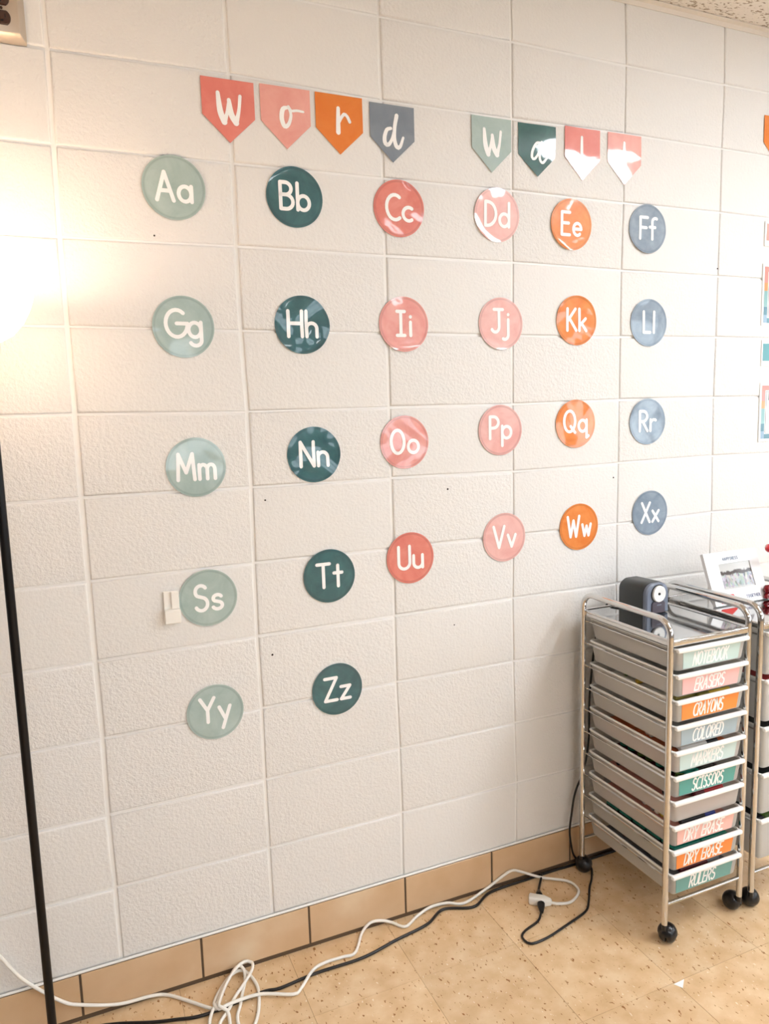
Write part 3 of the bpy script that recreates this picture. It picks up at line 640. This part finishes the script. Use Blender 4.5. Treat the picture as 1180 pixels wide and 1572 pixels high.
def make_caster(parent, x, y, lx, ly, ang):
    """hooded twin-wheel caster: stem under the leg at (lx, ly), ball at (x, y)"""
    r = .0270; bm = bmesh.new()
    n = 14; rings = []
    for a in range(7):                                # hood: upper shell between the wheels
        ph = pi * .5 * a / 6.5; rings.append([(1.03 * r * cos(ph) * cos(2 * pi * k / 20), 1.03 * r * cos(ph) * sin(2 * pi * k / 20), r * 1.03 * sin(ph)) for k in range(20)])
    loft(bm, rings)
    tube(bm, [(lx - x, ly - y, .018), (lx - x, ly - y, .043)], .0075, 12); tube(bm, [(lx - x, ly - y, .022), (0, 0, .018)], .007, 8)
    o = autosmooth(obj('caster', bm, m_caster, parent, (x, y, r)), 50)
    for s in (-1, 1):
        bm = bmesh.new(); d = Vector((cos(ang), sin(ang), 0)); rs = []
        u = Vector((-d.y, d.x, 0))
        for q, rad in ((.003, .0265), (.010, .0262), (.016, .0235), (.021, .0180), (.0245, .0100), (.0255, .003)):
            rs.append([tuple(d * (s * q) + (u * cos(2 * pi * k / 20) + Vector((0, 0, 1)) * sin(2 * pi * k / 20)) * rad) for k in range(20)])
        loft(bm, rs); autosmooth(obj('wheel', bm, m_caster, o), 50)
    return o
def cart(label, x0, x1, y0, y1, rims, dh, wheels, dmat, ox):
    t = thing('drawer_cart', label, 'drawer cart', (ox, (y0 + y1) / 2, 0), 'chrome drawer carts against the wall')
    O = Vector((ox, (y0 + y1) / 2, 0))
    zt, zr = .896, .9535; ar = .045
    for x in (x0, x1):                                # side loops: leg, rail, leg
        P = [(x, y0, .062), (x, y0, zr - ar)] + [(x, y0 + ar - ar * cos(a * pi / 16), zr - ar + ar * sin(a * pi / 16)) for a in range(1, 9)]
        P += [(x, y1 - ar + ar * sin(a * pi / 16), zr - ar + ar * cos(a * pi / 16)) for a in range(0, 9)] + [(x, y1, .062)]
        bm = bmesh.new(); tube(bm, [Vector(p) - O for p in P], LR, 14); autosmooth(obj('side_frame', bm, m_chrome, t), 50)
        for z in (.122,):
            bm = bmesh.new(); 
        for rz in rims:
            bm = bmesh.new(); s = 1 if x == x0 else -1
            tube(bm, [Vector(p) - O for p in ((x + s * .006, y1, rz - .0105), (x + s * .0095, y1 - .012, rz - .0105), (x + s * .0095, y0 + .012, rz - .0105), (x + s * .006, y0, rz - .0105))], .0030, 6)
            obj('runner', bm, m_chrome, t)
    for y in (y0, y1):
        bm = bmesh.new(); tube(bm, [Vector((x0, y, .122)) - O, Vector((x1, y, .122)) - O], .0055, 10); autosmooth(obj('cross_bar', bm, m_chrome, t), 50)
    # tray: shallow mirror sheet with rolled rim
    bm = bmesh.new(); R1 = rrect(x0 + .004, x1 - .004, y0 - .002, y1 + .002, .006, zt, 2); tube(bm, [Vector(p) - O for p in R1], .0052, 8, closed=True)
    tr = autosmooth(obj('tray_rim', bm, m_chrome, t), 50)
    boxo('tray', (x0 + .006 - O.x, x1 - .006 - O.x, y0 - O.y, y1 - O.y, zt - .004, zt + .001), m_tray, t)
    bm = bmesh.new()
    for d in ((x0 + .001, x1 - .001, y0 - .0045, y0 - .0015), (x0 + .001, x1 - .001, y1 + .0015, y1 + .0045), (x0 + .001, x0 + .004, y0, y1), (x1 - .004, x1 - .001, y0, y1)):
        box(bm, d[0] - O.x, d[1] - O.x, d[2] - O.y, d[3] - O.y, zt - .0135, zt - .001)
    obj('tray_lip', bm, m_chrome, t)
    for lx, ly, wx, wy, an in wheels: make_caster(t, wx - O.x, wy - O.y, lx - O.x, ly - O.y, an)
    ds = []
    for k, rz in enumerate(rims):
        a, b, f, r = x0 + .0165 - O.x, x1 - .0165 - O.x, y0 - .010 - O.y, y1 - .012 - O.y; tp = .009; fr = .005
        bm = bmesh.new(); zb = rz - dh; th = .0018
        loft(bm, [rrect(a + th, b - th, f + th, r - th, .012, rz - .003), rrect(a + tp + th, b - tp - th, f + fr + th, r - tp - th, .010, zb + th),
                  ][::-1] and [rrect(a + tp + th, b - tp - th, f + fr + th, r - tp - th, .010, zb + th), rrect(a + th, b - th, f + th, r - th, .012, rz - .003), rrect(a, b, f, r, .013, rz - .003),
                  rrect(a + tp * .85, b - tp * .85, f + fr * .85, r - tp * .85, .012, zb + .006), rrect(a + tp, b - tp, f + fr + .003, r - tp - .003, .010, zb)])
        d = autosmooth(obj('drawer', bm, dmat, t), 40)
        bm = bmesh.new(); e = .0035
        # thin lip all round, thick rolled grip along the front
        rg = [rrect(a + .001, b - .001, f + .001, r - .001, .012, rz - .004), rrect(a - e, b + e, f - .002, r + e, .014, rz - .003), rrect(a - e, b + e, f - .002, r + e, .014, rz),
              rrect(a + .001, b - .001, f + .001, r - .001, .012, rz + .0015), rrect(a + .0025, b - .0025, f + .003, r - .0025, .011, rz - .003)]
        V = [[bm.verts.new(p) for p in R] for R in rg]; n = len(V[0])
        for i in range(len(V)):
            A_, B_ = V[i], V[(i + 1) % len(V)]
            for q in range(n): bm.faces.new((A_[q], A_[(q + 1) % n], B_[(q + 1) % n], B_[q]))
        box(bm, a - e - .003, b + e - .003, f - .011, f + .002, rz - .0085, rz + .0045, bev=.0042, seg=3)
        autosmooth(obj('rim', bm, m_rim, d), 50)
        ds.append(d)
    return t, ds, O
RIM1 = [.874 - .0738 * k for k in range(10)]
cart1, D1, O1 = cart('narrow ten-drawer chrome cart with coloured drawer labels, beside the wall', 1.437, 1.728, -.430, -.060, RIM1, .0640,
    [(1.437, -.43, 1.455, -.424, 2.2), (1.728, -.43, 1.736, -.399, .3), (1.437, -.06, 1.448, -.056, .6), (1.728, -.06, 1.718, -.070, 1.)], m_frost, 1.5825)
RIM2 = [.872, .7275, .582, .4365, .291]
cart2, D2, O2 = cart('chrome cart with deep white drawers, cut off by the right edge', 1.777, 2.070, -.430, -.060, RIM2, .130,
    [(1.777, -.43, 1.796, -.411, 1.2), (2.07, -.43, 2.08, -.41, .3), (1.777, -.06, 1.79, -.07, .4), (2.07, -.06, 2.06, -.07, 1.)], m_milk, 1.9235)
LABELS = [('NOTEBOOK', (190, 214, 210), (1.514, 1.641)), ('ERASERS', (240, 186, 184), (1.522, 1.630)), ('CRAYONS', (246, 142, 52), (1.519, 1.628)), ('COLORED', (158, 178, 188), (1.519, 1.631)),
          ('MARKERS', (196, 218, 216), (1.517, 1.634)), ('SCISSORS', (70, 158, 150), (1.522, 1.637)), None, ('DRY ERASE', (238, 186, 176), (1.497, 1.644)), ('DRY ERASE', (246, 138, 50), (1.500, 1.644)), ('RULERS', (98, 158, 154), (1.522, 1.618))]
m_lab_t = mat('label_lettering', (252, 251, 248), .4)
for k, L in enumerate(LABELS):
    if not L: continue
    txt, rgb, (ta, tb) = L; rz = RIM1[k]; f = -.440 - O1.y
    def pos(x, z, o=.0): # on the sloping drawer front (x world, z world)
        s = (rz - .003 - z) / .061
        return (x - O1.x, f + .0045 * s - .0008 - o, z)
    xl, xr = (1.469, 1.692) if k < 4 else (1.466, 1.691) if k < 7 else (1.463, 1.690)
    z0, z1 = rz - .0590, rz - .0090
    bm = bmesh.new(); gx = [xl + .004 + (xr - xl - .008) * q / 4 for q in range(5)]
    ft_ = [[bm.verts.new(pos(x + (.004 if q == 0 else 0) * (z1 - z) / (z1 - z0) - (.006 if q == 4 else 0) * (z1 - z) / (z1 - z0), z)) for q, x in enumerate(gx)] for z in (z1, (z0 + z1) / 2, z0)]
    fs = [bm.faces.new((ft_[i][q], ft_[i + 1][q], ft_[i + 1][q + 1], ft_[i][q + 1])) for i in range(2) for q in range(4)]
    r = bmesh.ops.extrude_face_region(bm, geom=fs)
    for v in r['geom']:
        if isinstance(v, bmesh.types.BMVert): v.co.y += .0012
    obj('label', bm, mat('label_' + txt.lower().replace(' ', '_') + str(k), rgb, .35, coat=.5), D1[k])
    tot = sum(G[c][0] for c in txt); cap = .036; gp = .0042; sx = ((tb - ta) - gp * (len(txt) - 1)) / (tot * cap)
    bm = bmesh.new(); write(bm, txt, cap, sx, .0050, gp, (ta + tb) / 2, (z0 + z1) / 2 - .001, lambda x, z: pos(x, z, .0003), slant=.22)
    obj('lettering', bm, m_lab_t, D1[k], recalc=False)

# ---------------------------------------------------------------- what lies in the drawers
def stick(name, label, cat, grp, p, ln, r, ang, body, cap_c, capn='cap'):
    o = bmesh.new(); n = 10
    lathe_x = lambda bm, pr: loft(bm, [[(x, q * cos(2 * pi * k / n), q * sin(2 * pi * k / n)) for k in range(n)] for x, q in pr])
    lathe_x(o, [(-ln / 2, r * .8), (-ln / 2 + .002, r), (ln * .18, r)])
    a = autosmooth(obj(name, o, body, None, p), 40); a.rotation_euler[2] = ang; tag(a, label, cat, grp)
    o = bmesh.new(); lathe_x(o, [(ln * .18, r * .98), (ln * .18, r * 1.08), (ln / 2 - .003, r * 1.02), (ln / 2, r * .6)]); autosmooth(obj(capn, o, cap_c, a), 40)
    return a
def pl_(name, rgb): return mat(name, rgb, .4)
C_ = {n: pl_('item_' + n, c) for n, c in dict(black=(26, 26, 30), white=(236, 234, 230), red=(176, 34, 40), blue=(40, 58, 140), green=(106, 138, 62), yellow=(214, 180, 58), teal=(24, 138, 116), olive=(134, 124, 50), brown=(110, 62, 40), grey=(120, 120, 124), orange=(214, 112, 60), maroon=(96, 26, 34), pinkish=(232, 164, 150)).items()}
IX0, IX1, IY0, IY1 = 1.472, 1.693, -.424, -.095
def fill(k, name, word, cat, seq, r, ln, layers, under=None, uname='paper_stack'):
    rz = RIM1[k]; zb = rz - .0640 + .0022; rnd = random.Random(k)
    used = {}
    if under:
        z1 = rz - .004 - 2 * r * layers
        o = boxo(uname, (IX0 + .008, IX1 - .008, IY0 + .004, IY1 - .03, zb, z1), C_[under], None, bev=.002)
        c = Vector(((IX0 + IX1) / 2, (IY0 + IY1) / 2, zb))
        for v in o.data.vertices: v.co -= c
        o.location = c
        tag(o, '%s stack of paper at the bottom of the %s' % ({'pinkish': 'pale pink', 'white': 'white', 'grey': 'grey', 'orange': 'orange'}.get(under, under), word), 'paper'); zb = z1 + .0005
    z = zb + r * 1.1
    for L in range(layers):
        y = IY0 + r * 1.2 + .002; i = 0
        while y < IY1 - .02 - r:
            c1, c2 = seq[(i + L * 3) % len(seq)]
            xm = (IX0 + IX1) / 2 + rnd.uniform(-1, 1) * max(0, (IX1 - IX0 - ln) / 2 - .012)
            lab = '%s %s with %s end lying in the %s' % (c1, name.replace('_', ' '), c2, word)
            stick(name, lab, cat, '%s %ss in the %s' % (c1, name.replace('_', ' '), word), (xm, y, z), ln, r, (0 if rnd.random() < .5 else pi), C_[c1], C_[c2])
            y += r * 2.2; i += 1
        z += r * 2.12
fill(2, 'crayon', 'crayons drawer', 'crayon', [('yellow', 'olive'), ('olive', 'brown'), ('brown', 'yellow'), ('olive', 'yellow'), ('green', 'olive')], .0075, .12, 1, 'white')
fill(4, 'marker', 'markers drawer', 'marker', [('white', 'black'), ('white', 'red'), ('black', 'white'), ('white', 'orange'), ('grey', 'black')], .0085, .14, 1, 'orange')
fill(7, 'dry_erase_pen', 'upper dry erase drawer', 'pen', [('black', 'blue'), ('white', 'black'), ('pinkish', 'blue'), ('black', 'yellow'), ('white', 'grey'), ('grey', 'red')], .0085, .13, 1, 'pinkish')
fill(6, 'glue_stick', 'unlabelled white drawer', 'glue stick', [('red', 'maroon'), ('black', 'red'), ('red', 'black'), ('maroon', 'red'), ('blue', 'red')], .0095, .11, 1, 'pinkish')
fill(9, 'pencil', 'rulers drawer', 'pencil', [('maroon', 'grey'), ('grey', 'black'), ('black', 'maroon'), ('maroon', 'black')], .0080, .15, 1, 'grey')
# scissors: two blades, two looped handles
def scissors(p, ang, hc, label, grp):
    t = thing('scissors', label, 'scissors', p, grp, ang)
    bm = bmesh.new()
    for s in (-1, 1):
        V = [(0, s * .001, 0), (.070, s * .0005, 0), (.060, s * .007, 0), (0, s * .008, 0)]
        loft(bm, [[(x, y, z + s * .0006) for x, y, _ in V] for z in (-.0006, .0006)])
    obj('blades', bm, m_chrome, t)
    for s in (-1, 1):
        bm = bmesh.new(); tube(bm, [(-.030 + .020 * cos(a * pi / 8), s * .017 + .013 * sin(a * pi / 8), 0) for a in range(16)], .0040, 8, closed=True)
        tube(bm, [(-.012, s * .010, 0), (.006, s * .003, 0)], .0038, 8); autosmooth(obj('handle', bm, C_[hc], t), 60)
rz = RIM1[5]
zb_ = rz - .0618
o = boxo('paper_stack', (-.10, .10, -.15, .13, 0, .024), C_['maroon'], None, bev=.002, loc=(1.5825, -.262, zb_)); tag(o, 'dark red stack of paper at the bottom of the scissors drawer', 'paper')
names = ['green', 'black', 'teal', 'black', 'green', 'red', 'teal', 'black']
for q in range(8):
    for lv in range(3):
        cc = names[(q + lv * 3) % 8]
        if q * 3 + lv > 22: continue
        scissors((1.5825 + (.018 if (q + lv) % 2 else -.018), -.405 + q * .0385, zb_ + .0295 + lv * .0088), pi if (q + lv) % 2 else 0, cc,
                 'small scissors with %s handles in the scissors drawer' % cc, '%s handled scissors' % cc)
# teal felt erasers in the lower dry erase drawer
rz = RIM1[8]
for L in range(3):
    for q in range(5):
        for s in range(2):
            t = thing('felt_eraser', 'teal felt board eraser in the lower dry erase drawer', 'eraser', (1.530 + s * .104, -.392 + q * .060, rz - .0617 + L * .0178), 'teal felt erasers in the drawer')
            boxo('felt', (-.049, .049, -.026, .026, 0, .0105), C_['black'], t); boxo('grip', (-.050, .050, -.027, .027, .0106, .0172), C_['teal'], t, bev=.002)
# second cart's contents
def flat(name, k, dx0, dx1, z0, z1, c, label, cat, y0=-.415, y1=-.11):
    cx = (dx0 + dx1) / 2; cy = (y0 + y1) / 2; zz = RIM2[k] - .130 + .0025
    o = boxo(name, (dx0 - cx, dx1 - cx, y0 - cy, y1 - cy, 0, z1 - z0), C_[c], None, bev=.0015, loc=(cx, cy, zz + z0)); return tag(o, label, cat)
flat('binder', 1, 1.823, 2.025, 0, .090, 'white', 'white box file low in the second deep drawer', 'box')
flat('folder', 1, 1.823, 2.025, .0905, .104, 'blue', 'blue folder near the top of the second deep drawer', 'folder')
flat('folder', 1, 1.823, 2.025, .1045, .112, 'red', 'red folder on the blue one in the second deep drawer', 'folder')
m_man = C_['manila'] = pl_('item_manila', (236, 216, 160)); 
flat('paper_stack', 2, 1.823, 2.025, 0, .080, 'manila', 'cream paper stack in the third deep drawer', 'paper')
flat('binder', 2, 1.823, 2.025, .0805, .112, 'black', 'black binder lying in the third deep drawer', 'binder')
flat('binder', 3, 1.823, 2.025, .0, .106, 'black', 'black binder lying in the fourth deep drawer', 'binder')
flat('paper_stack', 4, 1.823, 2.025, .0, .084, 'grey', 'grey paper stack in the bottom deep drawer', 'paper')
for q in range(6):
    bm = bmesh.new(); box(bm, -.018, .018, -.14, .14, 0, .020, bev=.003)
    o = obj('marker_pouch', bm, C_['green' if q % 2 else 'black'], None, (1.842 + q * .0375 - (.003 if q == 5 else 0), -.262, RIM2[4] - .130 + .088)); o.rotation_euler[2] = 0
    tag(o, ('olive green' if q % 2 else 'black') + ' zip pouch in the row in the bottom deep drawer', 'pouch', ('green' if q % 2 else 'black') + ' pouches in the bottom drawer')

# ---------------------------------------------------------------- pencil sharpener on the first tray
m_shb = mat('charcoal_plastic', (42, 46, 46), .38); m_shf = mat('blue_grey_plastic', (112, 120, 136), .35); m_shd = mat('purple_grey_plastic', (78, 70, 80), .4)
t = thing('pencil_sharpener', 'black and grey electric pencil sharpener on the chrome tray', 'sharpener', (1.602, -.150, .8975))
t.rotation_euler[2] = math.radians(2)
def arch(hw, h, r, y, n=8, zb=0, sh=0):
    P = [(-hw, y, zb), (hw, y, zb)] + [(hw - r + r * cos(a * pi / 2 / n), y, h - r + r * sin(a * pi / 2 / n)) for a in range(n + 1)] + [(-hw + r + r * cos(pi / 2 + a * pi / 2 / n), y, h - r + r * sin(pi / 2 + a * pi / 2 / n)) for a in range(n + 1)]
    return P
bm = bmesh.new(); loft(bm, [arch(.043, .090, .026, .066, zb=0), arch(.047, .096, .030, .058), arch(.048, .098, .032, -.030), arch(.047, .097, .032, -.040)]); autosmooth(obj('body', bm, m_shb, t), 40)
bm = bmesh.new(); loft(bm, [arch(.046, .0965, .033, -.040, zb=.002), arch(.046, .0965, .033, -.050, zb=.002), arch(.042, .092, .032, -.0545, zb=.006)]); autosmooth(obj('front_bezel', bm, m_shf, t), 40)
bm = bmesh.new(); loft(bm, [arch(.026, .040, .008, -.054, zb=.004), arch(.026, .040, .008, -.0585, zb=.004), arch(.023, .037, .008, -.060, zb=.006)]); autosmooth(obj('shavings_bin', bm, m_shd, t), 40)
bm = bmesh.new(); disc_y(bm, 0, -.054, -.057, .0645, .0282, 36); obj('dial_ring', bm, m_shb, t)
bm = bmesh.new(); loft(bm, [[(q * cos(2 * pi * k / 36), y, .0645 + q * sin(2 * pi * k / 36)) for k in range(36)] for y, q in ((-.056, .0255), (-.062, .0252), (-.0635, .0235), (-.0625, .010), (-.060, .0045))])
autosmooth(obj('dial', bm, mat('white_dial', (240, 239, 236), .3), t), 40)
bm = bmesh.new(); disc_y(bm, 0, -.0590, -.0622, .0645, .0040, 16); obj('pencil_hole', bm, mat('slot_black', (10, 8, 8), .6), t)
bm = bmesh.new(); tube(bm, [(-.009, -.060, .030), (.009, -.060, .030)], .0018, 6); obj('finger_grip', bm, m_shf, t)

# ---------------------------------------------------------------- picture frame leaning back on the second tray
t = thing('picture_frame', 'white tilted picture frame with group photo, standing on the right cart', 'picture frame', (1.925, -.235, .8985))
t.rotation_euler = (math.radians(-21), 0, 0)
FW, FH = .232, .170; ox0, ox1, oz0, oz1 = .053 - FW / 2, .190 - FW / 2, FH - .122, FH - .039
m_pf = mat('white_frame', (240, 240, 240), .45)
bm = bmesh.new()
for d in ((-FW / 2, ox0, 0, FH), (ox1, FW / 2, 0, FH), (ox0, ox1, 0, oz0), (ox0, ox1, oz1, FH)): box(bm, d[0], d[1], -.006, .006, d[2], d[3])
bmesh.ops.remove_doubles(bm, verts=bm.verts, dist=1e-5); obj('frame', bm, m_pf, t)
m_ph = mat('group_photo', (200, 190, 180), .25, coat=.5); nt = NT(m_ph); tc = nt.n('ShaderNodeTexCoord'); sp = nt.n('ShaderNodeSeparateXYZ'); nt.l(tc.outputs['Object'], sp.inputs[0])
mp = nt.n('ShaderNodeMapping'); mp.inputs['Scale'].default_value = (1.4, 1, .75); nt.l(tc.outputs['Object'], mp.inputs[0])
vo = nt.n('ShaderNodeTexVoronoi', i_Scale=110.); nt.l(mp.outputs[0], vo.inputs['Vector'])
hs = nt.n('ShaderNodeHueSaturation', i_Saturation=.25, i_Value=.55); nt.l(vo.outputs['Color'], hs.inputs['Color'])
nz = nt.n('ShaderNodeTexNoise', i_Scale=70., i_Detail=2.); nt.l(tc.outputs['Object'], nz.inputs['Vector'])
za = nt.n('ShaderNodeMath', operation='MULTIPLY_ADD'); za.inputs[1].default_value = .018; nt.l(nz.outputs[0], za.inputs[0]); nt.l(sp.outputs['Z'], za.inputs[2])
band = ramp(nt, za.outputs[0], [(.062, grey(0)), (.064, grey(1)), (.1085, grey(1)), (.1095, grey(0))])
hair = ramp(nt, za.outputs[0], [(.1025, grey(0)), (.104, grey(1)), (.1135, grey(1)), (.1145, grey(0))])
mx = nt.n('ShaderNodeMix', data_type='RGBA'); mx.inputs[6].default_value = lin((196, 194, 190)); nt.l(band, mx.inputs[0]); nt.l(hs.outputs[0], mx.inputs[7])
mx2 = nt.n('ShaderNodeMix', data_type='RGBA'); mx2.inputs[7].default_value = lin((70, 52, 44)); nt.l(hair, mx2.inputs[0]); nt.l(mx.outputs[2], mx2.inputs[6]); nt.l(mx2.outputs[2], nt.b.inputs['Base Color'])
boxo('photo', (ox0, ox1, -.0030, .005, oz0, oz1), m_ph, t)
bm = bmesh.new(); pf = lambda x, z: (x, -.0064, z)
write(bm, 'HAPPINESS', .0090, .95, .0019, .0034, .109 - FW / 2, FH - .0245, pf); obj('lettering', bm, mat('blue_ink', (58, 92, 130), .5), t, recalc=False)
bm = bmesh.new(); write(bm, 'TOGETHER.', .0090, .95, .0019, .0030, .168 - FW / 2, .0175, pf); obj('lettering', bm, mat('navy_ink', (50, 62, 112), .5), t, recalc=False)
bm = bmesh.new(); P = [(.026 - FW / 2, .006), (.100 - FW / 2, .006), (.082 - FW / 2, .032), (.026 - FW / 2, .032)]
loft(bm, [[(x, y, z) for x, z in P] for y in (-.0058, -.0075)]); obj('red_patch', bm, mat('red_print', (226, 66, 62), .4), t)
bm = bmesh.new(); loft(bm, [[(-.02, .006, .10), (.02, .006, .10), (.02, .009, .10), (-.02, .009, .10)], [(-.03, .098, .036), (.03, .098, .036), (.03, .101, .037), (-.03, .101, .037)]]); obj('easel_leg', bm, m_pf, t)

# ---------------------------------------------------------------- red desk stapler at the right edge
m_red = mat('glossy_red', (196, 36, 44), .18, coat=.8)
t = thing('stapler', 'glossy red desk tool beside the picture frame, cut off by the right edge', 'stapler', (2.125, -.245, .8985))
for nm, za_, zb_, zc_, th_, m_ in (('base', .012, .012, .012, .010, mat('dark_red', (120, 16, 26), .25)), ('body', .05, .030, .036, .013, mat('dark_red', (120, 16, 26), .25)), ('handle', .085, .160, .166, .0135, m_red)):
    bm = bmesh.new(); tube(bm, [(-.112, 0, zc_ if nm != 'base' else .008), (-.104, 0, zc_ + (.004 if nm == 'handle' else 0)), (-.02, 0, zb_), (.08, 0, za_)], [th_ * .35, th_, th_, th_ * .9], 12)
    autosmooth(obj(nm, bm, m_, t), 60)

# ---------------------------------------------------------------- thin flat white triangle on the floor
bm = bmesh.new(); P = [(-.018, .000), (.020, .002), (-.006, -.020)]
loft(bm, [[(x, y, z) for x, y in P] for z in (.0002, .0010)]); tag(obj('white_triangle', bm, mat('triangle_white', (255, 255, 255), .5), None, (1.367, -.557, 0)), 'tiny flat white triangle on the floor tiles', 'paper scrap')
